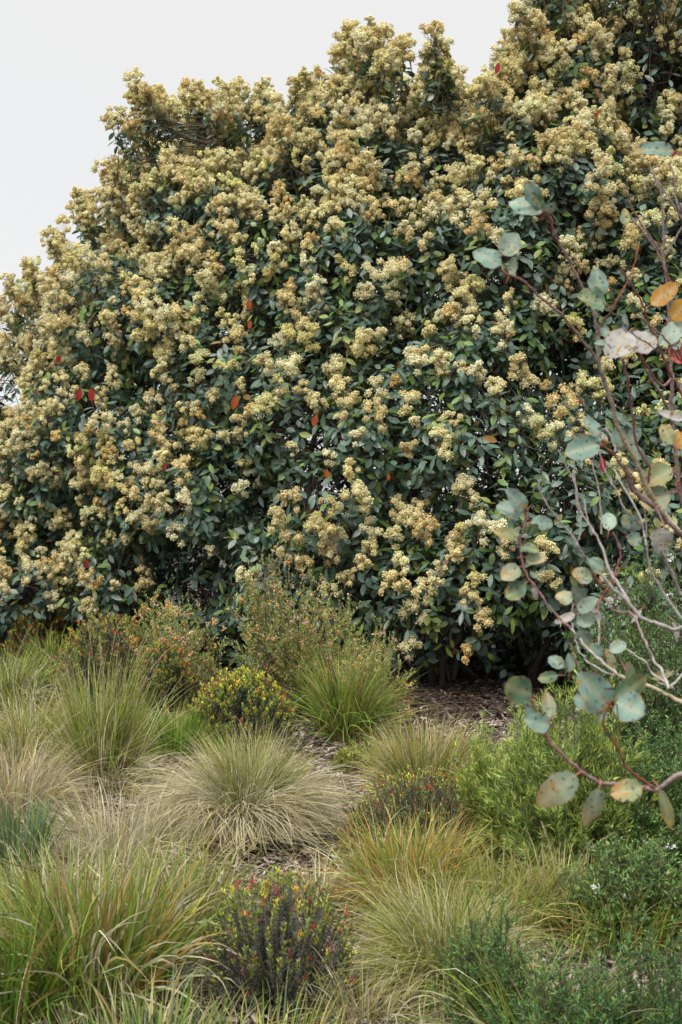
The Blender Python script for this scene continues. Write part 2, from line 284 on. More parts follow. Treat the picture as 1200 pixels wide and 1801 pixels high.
tussock(985, 1625, 'dry straw tuft under the lime willowy bush at the right', 420, (.18, .34), (.0028, .0055), 1.1, (.5, 1.6), dict(straw=6, brown=2, ygreen=4, pale=3), .15, stalks=4, sl=(.3, .42))
tussock(460, 1850, 'thin green grass tuft at the bottom edge under the grey heath bush', 200, (.12, .24), (.003, .005), .9, (.3, 1.4), dict(green=4, ygreen=4, straw=4, blue=2), .2, Y=3.4)
tussock(250, 1880, 'thin mixed green grass at the bottom edge left of the grey heath bush', 360, (.14, .32), (.003, .0065), .7, (.3, 1.3), dict(green=5, blue=4, straw=2, pale=2), .22, Y=3.3)
tussock(960, 1850, 'arching lime grass tuft at the bottom edge among feathery green plants', 320, (.3, .5), (.002, .004), 1.1, (.8, 2.0), dict(ygreen=6, green=3, pale=2), .1, Y=3.35)
tussock(640, 1790, 'small dry tuft with pale tips right of the grey heath bush at the bottom edge', 260, (.12, .26), (.002, .004), 1.3, (.8, 2.2), dict(pale=5, straw=3, ygreen=2), .12)
tussock(560, 1600, 'small straw and green tuft on the mulch between the pale and golden tussocks', 200, (.14, .28), (.0025, .0045), 1.1, (.8, 1.9), dict(straw=4, ygreen=3, pale=3), .07)
tussock(110, 1620, 'loose pale and green grass patch at the left, in front of the blue green tuft', 520, (.18, .38), (.0025, .005), 1.1, (.8, 2.2), dict(pale=4, green=3, ygreen=3, grey=3), .22, stalks=6, sl=(.3, .45))
tussock(875, 1640, 'green and straw grass patch right of the golden tussock', 460, (.2, .38), (.0025, .005), 1.0, (.6, 1.8), dict(ygreen=5, green=3, straw=4), .16)
tussock(1090, 1660, 'green grassy tuft with brown stems near the bottom right', 460, (.14, .30), (.003, .0055), 1.0, (.6, 1.8), dict(green=5, ygreen=4, brown=2, straw=2), .2)
tussock(880, 1440, 'arching yellow green grass between the straw tussock and the willowy bush', 420, (.25, .42), (.0025, .005), .9, (.6, 1.8), dict(ygreen=6, green=2, straw=3), .12)
tussock(660, 1345, 'low olive grass tuft at the foot of the mat rush', 260, (.1, .22), (.003, .005), 1.0, (.6, 1.8), dict(ygreen=5, green=4), .12)
# loose dry straw lying between the clumps
def litter():
    mb = MB(); n = 9000; X = U(-2.6, 1.2, n); Y = U(3.2, 9.5, n)
    dens = np.clip(1.1 - (X + Y * .12) * 1.1, .05, 1); k = rng.random(n) < dens; X = X[k]; Y = Y[k]; n = len(X)
    A = np.stack([X, Y, U(.008, .05, n)], -1); a = U(0, 6.28, n); d = np.stack([np.cos(a), np.sin(a), U(-.1, .25, n)], -1) * U(.08, .3, n)[:, None]
    B = A + d * .5 + rdir(n) * .03; Cc = A + d; B[:, 2] = np.abs(B[:, 2]) + .01; Cc[:, 2] = np.abs(Cc[:, 2]) + .006
    pl = bez(A, B, Cc, 5); S = norm(np.cross(norm(np.gradient(pl, axis=1)), np.array([0, 0, 1.]) + rdir(n)[:, None] * .5)) * np.array([1, 1, 1, .8, .2])[None, :, None] * U(.001, .0022, n)[:, None, None]
    V = np.stack([pl - S, pl + S], 2).reshape(n, 10, 3); pal = np.array([GR['pale'], GR['grey'], GR['straw'], (.34, .26, .17)])
    mb.add(V, [(2 * i, 2 * i + 1, 2 * i + 3, 2 * i + 2) for i in range(4)], (pal[rng.integers(0, 4, n)] * U(.7, 1.2, (n, 1)))[:, None])
    tag(mb.build('dry_grass_litter', M_GRASS), 'loose dry straw blades lying between the clumps', None, None, 'stuff')
litter()

# ------------------------------------------------------------------ bushes
def bush(name, label, cat, c, r, h, ns, nl, leaf, cols, T=T_NARROW, ang=.8, tip=None, tipn=7, tipp=1.0, flower=None, lean=(0, 0), group=None, inner=.25, depth=None, leaf_from=.35, shape=.75, droop=.1, stemcol=(.10, .07, .055), sub=None, shaggy=.12, mat_leaf=None, sr=.003):
    c = np.asarray(c, float); th = U(0, 2 * math.pi, ns); u = U(0.02, 1, ns); ph = np.arccos(u ** shape)
    rr = (1 - np.abs(rng.normal(0, shaggy, ns))) * np.where(rng.random(ns) < inner, U(.5, .9, ns), 1)
    d = depth or r
    E = np.stack([r * np.sin(ph) * np.cos(th), d * np.sin(ph) * np.sin(th), h * (.12 + .88 * np.cos(ph))], -1) * rr[:, None]
    E[:, 0] += lean[0] * (E[:, 2] / h); E[:, 1] += lean[1] * (E[:, 2] / h); E += rng.normal(0, .02, (ns, 3)) * r
    A = c + rng.normal(0, .06, (ns, 3)) * np.array([r, d, 0]); B = c + E * np.array([.75, .75, .35]); Cc = c + E
    A[:, 2] = np.maximum(A[:, 2], -.02); K = 8; pl = bez(A, B, Cc, K); pl[:, 1:-1] += rng.normal(0, .012, (ns, K - 2, 3)) * r; pl[..., 2] = np.maximum(pl[..., 2], .0)
    e = tag(empty(name, c), label, cat, group)
    ms = MB(); tubes(ms, pl, np.linspace(sr, sr * .35, K)[None], np.array(stemcol) * U(.7, 1.4, (ns, 1)), 4)
    ml = MB(); lens = np.linalg.norm(Cc - A, axis=1)
    t = leaf_from + (1 - leaf_from) * U(0, 1, (ns, nl)) ** .8; p, tg = frames(pl, t); p = p.reshape(-1, 3); tg = tg.reshape(-1, 3)
    if sub:    # short side twigs carrying the leaves
        ntw, tl = sub; t2 = U(.35, .98, (ns, ntw)); q, tq = frames(pl, t2); q = q.reshape(-1, 3); tq = tq.reshape(-1, 3)
        dd = norm(tq * .8 + rdir(len(q)) * .7 + np.array([0, 0, .25])); e2 = q + dd * (U(.5, 1.2, len(q)) * tl)[:, None]; pl2 = bez(q, q + dd * tl * .4 + rdir(len(q)) * tl * .1, e2, 5)
        tubes(ms, pl2, np.linspace(sr * .5, sr * .25, 5)[None], np.array(stemcol) * U(.8, 1.6, (len(q), 1)), 3)
        m2 = max(6, nl // 3); p2, tg2 = frames(pl2, U(.05, 1, (len(q), m2))); p = np.concatenate([p, p2.reshape(-1, 3)]); tg = np.concatenate([tg, tg2.reshape(-1, 3)])
        ends = np.concatenate([Cc, e2]); edir = np.concatenate([frames(pl, np.full((ns, 1), .99))[1][:, 0], norm(e2 - q)])
    else: ends = Cc; edir = frames(pl, np.full((ns, 1), .99))[1][:, 0]
    n = len(p); D = norm(tg * math.cos(ang) + norm(np.cross(tg, rdir(n))) * math.sin(ang)); cols = np.array(cols); cc = cols[rng.integers(0, len(cols), n)] * U(.65, 1.35, (n, 1))
    leaves(ml, p, D, norm(rdir(n) * .7 + np.array([0, 0, .8])), U(leaf[0], leaf[1], n), U(leaf[2], leaf[3], n), cc, T, droop)
    ms.build('stems', M_TWIG, e)
    if tip is not None:
        k = rng.random(len(ends)) < tipp; te = ends[k]; td = edir[k]; tip = np.array(tip); tc = tip[rng.integers(0, len(tip), len(te))] * U(.75, 1.25, (len(te), 1))
        bk = U(0, 1, len(te) * tipn)[:, None]; P = np.repeat(te, tipn, 0) - np.repeat(td, tipn, 0) * (bk * .045 + .006); D = norm(np.repeat(td, tipn, 0) + rdir(len(P)) * .6); P = P + D * .004; yg = np.array((.46, .52, .08)) * U(.6, 1.3, (len(P), 1)); tcr = np.repeat(tc, tipn, 0) * U(.8, 1.2, (len(P), 1)); tcr = np.where(bk < .6, tcr, yg)
        mt = MB(); leaves(mt, P, D, rdir(len(P)), U(leaf[0], leaf[1], len(P)) * .95, U(leaf[2], leaf[3], len(P)) * 1.15, tcr, T, droop)
        mt.build('shoot_tips', M_SMALL, e)
    ml.build('leaves', mat_leaf or M_SMALL, e)
    if flower:
        fn, fs, fcols, fm = flower; i = rng.integers(0, len(ends), fn); back = U(0, .12, fn)[:, None] * h
        P = ends[i] - edir[i] * back * .8; P = np.repeat(P, fm, 0) + rdir(fn * fm) * fs * 1.6; fc = np.array(fcols)[rng.integers(0, len(fcols), len(P))] * U(.8, 1.2, (len(P), 1))
        mf = MB(); leaves(mf, P, rdir(len(P)), rdir(len(P)), fs * U(1.2, 2.0, len(P)), fs * 1.4, fc, T_DIA); blobs(mf, P, fs * U(.4, .7, len(P)), fc)
        mf.build('flowers', M_PETAL, e)
    return e
HG = [(.10, .135, .085), (.13, .17, .09), (.07, .10, .06), (.17, .20, .10), (.08, .09, .06)]
RED = [(.68, .17, .04), (.60, .10, .05), (.75, .30, .05), (.55, .50, .05), (.42, .46, .06), (.34, .38, .07), (.46, .52, .07), (.40, .46, .07)]
YEL = [(.74, .70, .07), (.60, .66, .08), (.50, .58, .08), (.42, .50, .09), (.70, .42, .06), (.68, .24, .05)]
hg = 'heath bushes with coloured tips'
bush('heath_bush', 'domed dark heath bush with red and orange tips, left of the yellow tipped one', 'heath bush', gnd(287, 1250), .26, .54, 420, 64, (.016, .026, .005, .008), HG, tip=RED, tipn=14, group=hg)
bush('heath_bush', 'rounded heath bush with bright yellow green tips beside the mulch path', 'heath bush', gnd(425, 1318), .37, .53, 660, 64, (.016, .026, .005, .008), HG, tip=YEL, tipn=16, group=hg)
bush('heath_bush', 'reddish heath bush behind the tall airy grass, in front of the cream flowered shrub', 'heath bush', gnd(190, 1220), .48, .68, 520, 34, (.020, .030, .006, .010), HG, tip=RED + [(.4, .12, .05)], tipn=10, group=hg)
bush('heath_bush', 'rusty red heath bush at the far left under the flowering shrub', 'heath bush', gnd(62, 1165), .34, .62, 300, 30, (.022, .034, .007, .011), [(.16, .11, .05), (.10, .10, .05)], tip=RED, tipn=10, group=hg)
bush('heath_bush', 'grey stemmed heath bush with scattered red and yellow tips at the bottom centre', 'heath bush', gnd(488, 1768), .27, .43, 340, 110, (.010, .017, .003, .005), [(.15, .155, .14), (.11, .12, .10), (.14, .17, .10)], tip=[(.66, .12, .09)] + YEL[:5], group=hg, stemcol=(.15, .12, .11), tipn=22, inner=.35)
bush('heath_bush', 'low wide dark heath bush with tiny red tips between the two straw tussocks', 'heath bush', gnd(742, 1496), .35, .38, 600, 54, (.010, .016, .003, .005), [(.10, .13, .08), (.14, .17, .09)], tip=RED[:2] + YEL[:4], tipn=9, group=hg, stemcol=(.12, .09, .08))
bush('heath_bush', 'small yellow tipped heath bush at the edge of the mulch path', 'heath bush', gnd(640, 1496), .13, .20, 170, 36, (.010, .016, .003, .005), HG, tip=YEL, tipn=9, group=hg)
bush('heath_bush', 'tiny lime heath plant left of the straw tussock', 'heath bush', gnd(618, 1355), .14, .14, 150, 30, (.012, .02, .003, .005), [(.2, .22, .05), (.14, .16, .05)], tip=YEL[:3], group=hg)
PE = [(.34, .40, .07), (.42, .47, .13), (.46, .48, .27), (.24, .31, .07)]
PF = [(.80, .36, .06), (.78, .46, .26), (.66, .46, .44), (.85, .50, .08), (.60, .48, .48)]
bush('pea_shrub', 'open twiggy shrub with orange and pink pea flowers behind the mat rush', 'pea flowered shrub', gnd(565, 1262), .62, 1.22, 130, 60, (.016, .026, .005, .0075), PE, ang=.7, flower=(420, .0105, PF, 5), lean=(-.30, -.1), depth=.4, sub=(9, .15), group='orange pea flowered shrubs', stemcol=(.2, .15, .09), shape=.6)
bush('pea_shrub', 'low arching part green shrub with orange pea flowers right behind the mat rush', 'pea flowered shrub', gnd(640, 1285), .30, .74, 60, 50, (.016, .024, .004, .0065), PE, ang=.7, flower=(110, .0105, PF, 5), lean=(.1, 0), sub=(8, .14), group='orange pea flowered shrubs', stemcol=(.2, .15, .09))
bush('pea_shrub', 'orange flowered grey shrub at the foot of the flowering shrub, behind the red tipped bush', 'pea flowered shrub', gnd(315, 1222), .46, .92, 90, 50, (.018, .028, .005, .008), PE, ang=.7, flower=(240, .012, PF, 5), lean=(-.1, 0), sub=(8, .14), group='orange pea flowered shrubs')
bush('grey_sprig_shrub', 'thin upright grey leaved sprigs in front of the dark hollow of the flowering shrub', 'shrub', gnd(470, 1265), .16, 1.35, 12, 60, (.015, .024, .004, .006), [(.26, .28, .2), (.2, .24, .16)], ang=.8, shape=.3, sub=(6, .12))
LW = [(.30, .38, .07), (.22, .32, .06), (.40, .46, .11), (.13, .22, .05), (.09, .16, .05), (.15, .27, .07)]
bush('willowy_bush', 'lime green bush of narrow leaves behind the round grey gum leaves', 'bush', gnd(1010, 1555), .36, .86, 150, 64, (.026, .046, .0028, .005), LW, ang=.6, sub=(9, .14), group='lime narrow leaved bushes', tip=[(.48, .53, .13), (.34, .42, .09)], tipn=6, tipp=.6, shaggy=.2)
bush('willowy_bush', 'shorter yellow green narrow leaved bush right of the straw tussock', 'bush', gnd(905, 1505), .28, .66, 100, 60, (.026, .044, .0028, .005), LW[:3] + [(.18, .26, .05)], ang=.6, sub=(8, .13), group='lime narrow leaved bushes', tip=[(.48, .53, .13), (.34, .42, .09)], tipn=6, tipp=.6, shaggy=.22)
DK = [(.08, .18, .045), (.13, .26, .06), (.05, .11, .04), (.20, .34, .09)]
WH = [(.8, .8, .76), (.72, .74, .68)]
bush('dark_leafy_bush', 'tall dark green small leaved bush with white flowers at the right edge', 'bush', at(1165, 0, 6.0) * np.array([1, 1, 0]), .50, 1.45, 260, 56, (.014, .024, .005, .008), DK, T=T_DIA, ang=.8, sub=(10, .14), flower=(70, .009, WH, 9), group='dark small leaved bushes', shape=.6)
bush('dark_leafy_bush', 'lower dark green bush at the right edge below the white flowered one', 'bush', at(1190, 0, 5.2) * np.array([1, 1, 0]), .38, .66, 200, 56, (.014, .024, .005, .008), DK, T=T_DIA, ang=.8, sub=(9, .12), flower=(14, .008, WH, 9), group='dark small leaved bushes')
bush('dark_leafy_bush', 'small dark green bush under the willowy bush at the right', 'bush', at(1110, 0, 4.5) * np.array([1, 1, 0]), .28, .34, 150, 46, (.016, .028, .004, .007), DK + [(.2, .22, .06)], T=T_DIA, ang=.8, sub=(7, .10), flower=(10, .008, WH, 7), group='dark small leaved bushes')
FG = [(.06, .19, .055), (.11, .27, .06), (.035, .09, .03), (.20, .30, .06)]
for (px, Y, r, h, lb, ln) in [(1010, 3.15, .20, .42, 'feathery deep green plant at the bottom edge right of the fine olive tussock', (-.08, 0)), (1150, 3.3, .26, .44, 'feathery deep green plant filling the bottom right corner', (0, 0)), (880, 3.5, .15, .46, 'small feathery green sprigs rising over the fine olive tussock', (-.05, 0))]:
    bush('feathery_plant', lb, 'plant', at(px, 0, Y) * np.array([1, 1, 0]), r, h, 60 if r < .18 else 120, 70, (.010, .018, .0025, .004), FG, ang=.75, sub=(8, .09), group='feathery green plants', lean=ln, shaggy=.2)
bush('background_bush', 'bright green leafy bush glimpsed behind the far left of the bed', 'bush', (-4.2, 16.2, 0), .95, .95, 170, 40, (.05, .09, .02, .035), [(.06, .17, .06), (.09, .22, .07)], T=T_DIA, sub=(8, .25))
bush('background_bush', 'olive leafy bush behind the left edge of the flowering shrub', 'bush', (-5.6, 19.5, 0), 1.7, 2.6, 220, 40, (.08, .14, .03, .05), [(.22, .24, .07), (.16, .2, .07)], T=T_DIA, sub=(8, .45), sr=.012)

# ------------------------------------------------------------------ the big flowering shrub
OUT = np.array([(-150, 700), (0, 595), (25, 500), (40, 450), (80, 415), (120, 385), (150, 325), (190, 262), (235, 215), (275, 165), (330, 128), (385, 130), (440, 118), (490, 140), (530, 170), (565, 105), (600, 62), (650, 45), (700, 58), (760, 62), (800, 75), (850, 88), (893, 80), (912, 30), (945, -20), (1000, -60), (1100, -90), (1250, -60), (1400, 60), (1500, 260)], float)
BOT = np.array([(-150, 1075), (0, 1085), (150, 1100), (300, 1120), (370, 1175), (450, 1165), (650, 1180), (800, 1185), (950, 1175), (1100, 1180), (1250, 1180), (1500, 1150)], float)
def topy(px): return np.interp(px, OUT[:, 0], OUT[:, 1]) + np.interp(px, [0, 200, 500, 600, 900, 1000], [118, 88, 76, 74, 68, 50])
def boty(px): return np.interp(px, BOT[:, 0], BOT[:, 1])
def Y0(px): return np.interp(px, [-150, 0, 300, 400, 600, 800, 1000, 1400], [12.9, 12.4, 11.6, 11.2, 10.6, 10.2, 10.0, 10.2])
lobes = []
r2 = np.random.default_rng(11)
HOLES = [(555, 90, 838, 48), (850, 110, 828, 42), (330, 95, 1010, 62), (930, 60, 660, 36), (960, 50, 470, 50), (840, 190, 1150, 60), (560, 70, 1120, 60)]   # darker hollows: middle, right, low left
for layer in range(4):
    for py in range(60, 1290, 105):
        for px in range(-140, 1480, 105):
            jx, jy = px + r2.uniform(-38, 38), py + r2.uniform(-38, 38); r = r2.uniform(.42, .66) if layer == 0 else r2.uniform(.6, .85)
            Yf = Y0(jx) + 2.1 * (max(0, 1000 - jy) / 1000) ** 1.4 + layer * .95 + r2.uniform(-.28, .28); rp = r * FPX / Yf
            if jy - rp * .93 < topy(jx) + 22 or jx - rp < -250: continue
            if topy(jx - rp * .9) > jy - rp * .35 and jx < 560: continue
            if jy + rp * .6 > boty(jx) + 62 * (layer > 0) + 14 * layer: continue
            if layer == 0 and r2.random() < .14 and jy > 480: continue
            if abs(jx - 975) < 40 and abs(jy - 470) < 42 and layer < 4: continue
            if layer < 1 and any(abs(jx - a_) < b_ and abs(jy - c_) < d_ for a_, b_, c_, d_ in HOLES): continue
            lobes.append((*at(jx, jy, Yf + r * .8), r))
# small tip lobes following the outline so it ends in uneven tufts
for px in range(-140, 1480, 34):
    for rep in (0, 1):
        if r2.random() < .38: continue
        jx = px + r2.uniform(-12, 12); r = r2.uniform(.14, .24); Yf = Y0(jx) + 2.0 + r2.uniform(-.5, .6); rp = r * FPX / Yf
        up_ = 10 * math.sin(jx * .045) + 9 * math.sin(jx * .11 + 1)
        lobes.append((*at(jx + rp * (.55 if jx < 560 else .1), topy(jx) + 20 + rp * (1.0 + 1.1 * rep) + up_ + r2.uniform(-14, 22), Yf), r))
lobes = np.array(lobes); LC, LR = lobes[:, :3], lobes[:, 3]
def field(P):
    out = np.full(len(P), -9.0); idx = np.zeros(len(P), int)
    for i in range(0, len(P), 4000):
        d = np.linalg.norm(P[i:i + 4000, None] - LC[None], axis=2); f = (1 - d / LR) * LR; idx[i:i + 4000] = f.argmax(1); out[i:i + 4000] = f.max(1)
    return out, idx
def pix(P): return 600 + P[:, 0] / P[:, 1] * FPX, 900.5 - (P[:, 2] - EYE) / P[:, 1] * FPX
DG = np.array([[1, 1, 1, 1, 1, .9, .9], [1, 1, 1, .92, .9, .78, .8], [1, 1, .75, .34, .46, .42, .42], [1, .8, .26, .17, .17, .18, .26], [1, .55, .10, .14, .15, .12, .12], [1, .45, .04, .22, .2, .2, .1], [.6, .5, .03, .04, .06, .06, 0]])
DY = [100, 300, 500, 700, 900, 1000, 1100]
def fdens(px, py):
    fx = np.clip(px / 200, 0, 5.999); i = fx.astype(int); a = fx - i; rows = [DG[k][i] * (1 - a) + DG[k][i + 1] * a for k in range(7)]; rows = np.array(rows)
    j = np.clip(np.searchsorted(DY, py) - 1, 0, 5); DYa = np.array(DY); b = np.clip((py - DYa[j]) / (DYa[j + 1] - DYa[j]), 0, 1); k = np.arange(len(py)); return rows[j, k] * (1 - b) + rows[j + 1, k] * b
# surface tips on every lobe
tips = []; nrm = []
for (cx, cy, cz, r) in lobes:
    n = int(4 * math.pi * r * r * 42); d = rdir(n); tips.append(np.array([cx, cy, cz]) + d * r * U(.82, 1.06, n)[:, None]); nrm.append(d)
for px_ in range(-140, 1400, 10):
    if r2.random() < .25: continue
    L_ = r2.uniform(.22, .68); Yr = Y0(px_) + 2.0 + r2.uniform(-.8, .5); sl = -.55 if px_ < 560 else r2.uniform(-.3, .3)
    b_ = at(px_, topy(px_) + 38, Yr); dd_ = norm(np.array([sl + r2.uniform(-.35, .35), r2.uniform(-.3, .3), 1.0])); mm = int(4 + L_ * 17)
    tips.append(b_ + dd_ * r2.uniform(.35, 1, mm)[:, None] * L_ + r2.normal(0, .05, (mm, 3))); nrm.append(np.repeat(dd_[None], mm, 0))
tips = np.concatenate(tips); nrm = np.concatenate(nrm)
f, _ = field(tips); keep = (f < .16) & (tips[:, 2] > .12); tips, nrm, f = tips[keep], nrm[keep], f[keep]
px, py = pix(tips); keep = (px > -260) & (px < 1500) & ~((nrm[:, 1] > .35) & (rng.random(len(tips)) < .75)); tips, nrm, f, px, py = tips[keep], nrm[keep], f[keep], px[keep], py[keep]
def holes_at(px, py): return np.clip(sum(np.exp(-((px - a_) / (b_ * .95)) ** 2 - ((py - c_) / (d_ * .95)) ** 2) for a_, b_, c_, d_ in HOLES), 0, 1)
keep = rng.random(len(tips)) > .85 * holes_at(np.asarray(px), np.asarray(py)); tips, nrm, f, px, py = tips[keep], nrm[keep], f[keep], px[keep], py[keep]
# hand placed flower heads: (px, py, size px)
HAND = [(500, 535, 40), (465, 650, 42), (505, 655, 58), (485, 682, 40), (460, 718, 45), (422, 740, 34), (535, 684, 36), (560, 712, 38), (600, 722, 42), (590, 650, 42), (645, 605, 46), (520, 572, 42), (545, 600, 44), (740, 622, 34), (660, 730, 44), (720, 715, 52), (735, 645, 34), (630, 772, 32), (620, 830, 34), (425, 862, 32), (770, 782, 46), (720, 790, 30), (515, 885, 44), (490, 922, 44), (510, 962, 56), (540, 992, 32), (580, 1042, 38), (575, 975, 42), (560, 928, 46), (578, 897, 42), (622, 882, 56), (655, 932, 38), (650, 966, 30), (700, 897, 52), (725, 932, 60), (748, 942, 50), (692, 946, 32), (682, 1032, 42), (708, 1036, 32), (748, 1032, 44), (800, 962, 44), (815, 870, 52), (842, 932, 44), (872, 932, 40), (802, 982, 30), (836, 1032, 40), (845, 1096, 42), (826, 1052, 36), (965, 1026, 36), (960, 972, 50), (985, 715, 56), (945, 757, 46), (720, 1142, 42), (820, 1152, 28), (930, 680, 46), (915, 650, 42), (660, 478, 48), (702, 487, 58), (770, 357, 38), (540, 440, 30), (536, 466, 32), (300, 1080, 34), (265, 902, 46), (240, 922, 42), (312, 942, 36), (290, 886, 32), (230, 880, 36), (850, 370, 56), (845, 400, 46), (1055, 310, 56), (1060, 350, 44), (1100, 430, 56), (1125, 300, 44), (1000, 430, 34), (1060, 375, 46), (690, 520, 40), (640, 520, 36), (590, 410, 44), (480, 470, 40), (350, 640, 40), (330, 610, 36), (400, 560, 36), (415, 600, 38), (1010, 580, 40), (1030, 690, 50), (1060, 690, 40), (870, 690, 36), (700, 1000, 40), (770, 1010, 34), (610, 1020, 36), (640, 1000, 34), (890, 960, 40), (430, 1015, 36), (120, 1075, 38), (160, 1070, 34), (90, 1060, 36), (60, 1010, 44)]
def front(px_, py_):
    Ys = np.arange(8.8, 15, .06); P = np.stack([at(px_, py_, y) for y in Ys]); fv, _ = field(P); k = np.where(fv > 0)[0]; return (Ys[k[0]] if len(k) else Y0(px_) + 1.2)
HP = np.array([at(a, b, front(a, b) - .16) for a, b, s in HAND]); HS = np.array([s * p[1] / FPX * .58 for (a, b, s), p in zip(HAND, HP)])
# which tips bear flowers
dn = fdens(np.asarray(px), np.asarray(py)); clump = .5 + .5 * np.sin(tips[:, 0] * 5.1 + tips[:, 1] * 3.3) * np.sin(tips[:, 2] * 4.7 + tips[:, 0] * 2.1)
prob = np.clip(dn ** 1.25 * (.42 + 1.0 * clump), 0, .92); prob *= np.where(nrm[:, 2] < -.45, .3, 1); prob *= np.where(nrm[:, 1] > .3, .35, 1)
edge = np.clip(1 - (np.asarray(py) - topy(np.asarray(px)) - 30) / 190, 0, 1); prob = np.maximum(prob, edge * .85 * (nrm[:, 1] < .6)); upl = (np.asarray(px) < 620) & (np.asarray(py) < 620) | (np.asarray(py) < 380); prob = np.where(upl, np.maximum(prob, .62 * np.clip(dn * 1.3 - .2, 0, 1) ** 1.5), prob)
near = np.zeros(len(tips), bool)
for hp, hs in zip(HP, HS): near |= np.linalg.norm(tips - hp, axis=1) < hs * 1.3
isf = (rng.random(len(tips)) < prob * 1.0) & ~near & (f < .09)
print('tips', len(tips), 'flowering', isf.sum(), 'lobes', len(lobes))
# sprays
n = len(tips); sd_ = norm(nrm * .9 + np.array([0, -.1, .75]) + rdir(n) * .35); slen = U(.20, .36, n); A = tips - sd_ * slen[:, None] + rng.normal(0, .02, (n, 3)); pl = bez(A, A + sd_ * slen[:, None] * .5 + rdir(n) * .04, tips, 5)
shr = tag(empty('flowering_shrub', (1.1, 12.0, 0)), 'huge evergreen shrub smothered in cream flower heads filling the top of the picture', 'shrub')
mt = MB(); tubes(mt, pl, np.linspace(.0042, .0022, 5)[None], mixc((.09, .06, .045), (.22, .16, .09), rng.random(n)), 4)
NL = 10; t = np.linspace(.12, .97, NL)[None] + rng.normal(0, .04, (n, NL)); t = np.where(isf[:, None], t * .82, t); p, tg = frames(pl, t); ph = (np.arange(NL) * 2.4)[None] + U(0, 6.28, n)[:, None]
a1 = norm(np.cross(tg, np.array([.2, .3, .9]))); a2 = np.cross(tg, a1); rd = a1 * np.cos(ph)[..., None] + a2 * np.sin(ph)[..., None]
D = norm(rd * .85 + tg * .30 + np.array([0, 0, -.42]) + rng.normal(0, .22, rd.shape)).reshape(-1, 3); P = p.reshape(-1, 3) + D * .012
Nn = norm(tg.reshape(-1, 3) * .5 + np.repeat(nrm, NL, 0) * .6 + np.array([0, 0, .35]) + rng.normal(0, .4, D.shape)); m = len(P)
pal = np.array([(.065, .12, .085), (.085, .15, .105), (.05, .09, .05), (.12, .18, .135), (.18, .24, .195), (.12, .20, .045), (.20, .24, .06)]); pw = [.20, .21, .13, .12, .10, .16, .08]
spi = np.where(rng.random((n, 1)) < .0, 0, rng.choice(7, (n, 1), p=pw)); lpi = np.where(rng.random((n, NL)) < .6, spi, rng.choice(7, (n, NL), p=pw)).ravel(); lc = pal[lpi] * U(.8, 1.55, (m, 1)); od = rng.random(m) < .012; lc[od] = np.array([(.30, .16, .05)]) * U(.6, 1.3, (od.sum(), 1)); hd = np.repeat(np.clip(dn, 0, 1), NL); lowp = np.repeat(np.asarray(py) > 650, NL); kz = rng.random(m) < np.where(lowp, .78, .98 - .28 * hd ** 2 - .34 * np.repeat(edge, NL))
ml = MB(); leaves(ml, P[kz], D[kz], Nn[kz], U(.078, .132, m)[kz], U(.036, .060, m)[kz], lc[kz], T_OVAL, droop=U(.05, .35, m)[kz])
# inner shade foliage and bare wood that fill the body
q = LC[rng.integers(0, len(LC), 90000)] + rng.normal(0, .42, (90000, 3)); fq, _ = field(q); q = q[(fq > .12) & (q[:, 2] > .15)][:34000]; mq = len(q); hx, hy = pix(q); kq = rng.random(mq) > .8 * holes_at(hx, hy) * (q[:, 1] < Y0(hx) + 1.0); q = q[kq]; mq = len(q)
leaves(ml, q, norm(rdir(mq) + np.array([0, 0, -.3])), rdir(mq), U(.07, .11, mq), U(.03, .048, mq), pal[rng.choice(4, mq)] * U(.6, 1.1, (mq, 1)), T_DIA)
# limbs from several trunk bases to the lobes
bases = np.array([gnd(700, 1236), gnd(820, 1228), gnd(960, 1232), gnd(560, 1225), (-.9, 12.6, 0), (-2.0, 13.6, 0), (1.6, 12.3, 0), (2.9, 11.8, 0), (.4, 13.0, 0)], float) + np.array([0, .9, 0]) * np.array([[1], [1], [1], [1], [0], [0], [0], [0], [0]])
big = LC[LR > .4]; big = big[rng.random(len(big)) < .45]; bb = bases[np.argmin(np.linalg.norm((big[:, None, :2] - bases[None, :, :2]) * np.array([1, .6]), axis=2), 1)] + rng.normal(0, .12, (len(big), 3)) * np.array([1, 1, 0])
mid = bb + (big - bb) * np.array([.55, .55, .5]) + rng.normal(0, .3, big.shape); lp = bez(bb, mid, big, 12); lp[:, 1:-1] += rng.normal(0, .04, (len(big), 10, 3))
tubes(mt, lp, np.linspace(.026, .008, 12)[None] * U(.6, 1.5, (len(big), 1)), mixc((.055, .045, .04), (.14, .11, .09), rng.random(len(big))), 6)
# secondary limbs lobe centre -> tips, and a tangle of fine dead twigs inside
fi, ii = field(tips); sel = rng.random(n) < .55; s0 = LC[ii[sel]] + rng.normal(0, .12, (sel.sum(), 3)); e0 = A[sel]; sp = bez(s0, (s0 + e0) / 2 + rng.normal(0, .07, s0.shape) + np.array([0, 0, -.05]), e0, 6)
tubes(mt, sp, np.linspace(.007, .004, 6)[None], mixc((.05, .04, .035), (.15, .11, .09), rng.random(len(s0))), 4)
q = LC[rng.integers(0, len(LC), 4500)] + rng.normal(0, .35, (4500, 3)); dd = norm(rdir(len(q)) + np.array([-.3, -.2, .5])) * U(.2, .6, len(q))[:, None]; k_ = (q[:, 2] > .2) & (field(q + dd)[0] > .02) & (field(q)[0] > -.1); q = q[k_]; dd = dd[k_]
tubes(mt, bez(q, q + dd * .5 + rdir(len(q)) * .05, q + dd, 6), np.linspace(.004, .0015, 6)[None], mixc((.06, .05, .04), (.2, .16, .13), rng.random(len(q))), 3)
mt.build('branches', M_TWIG, shr); ml.build('foliage', M_LEAF, shr)
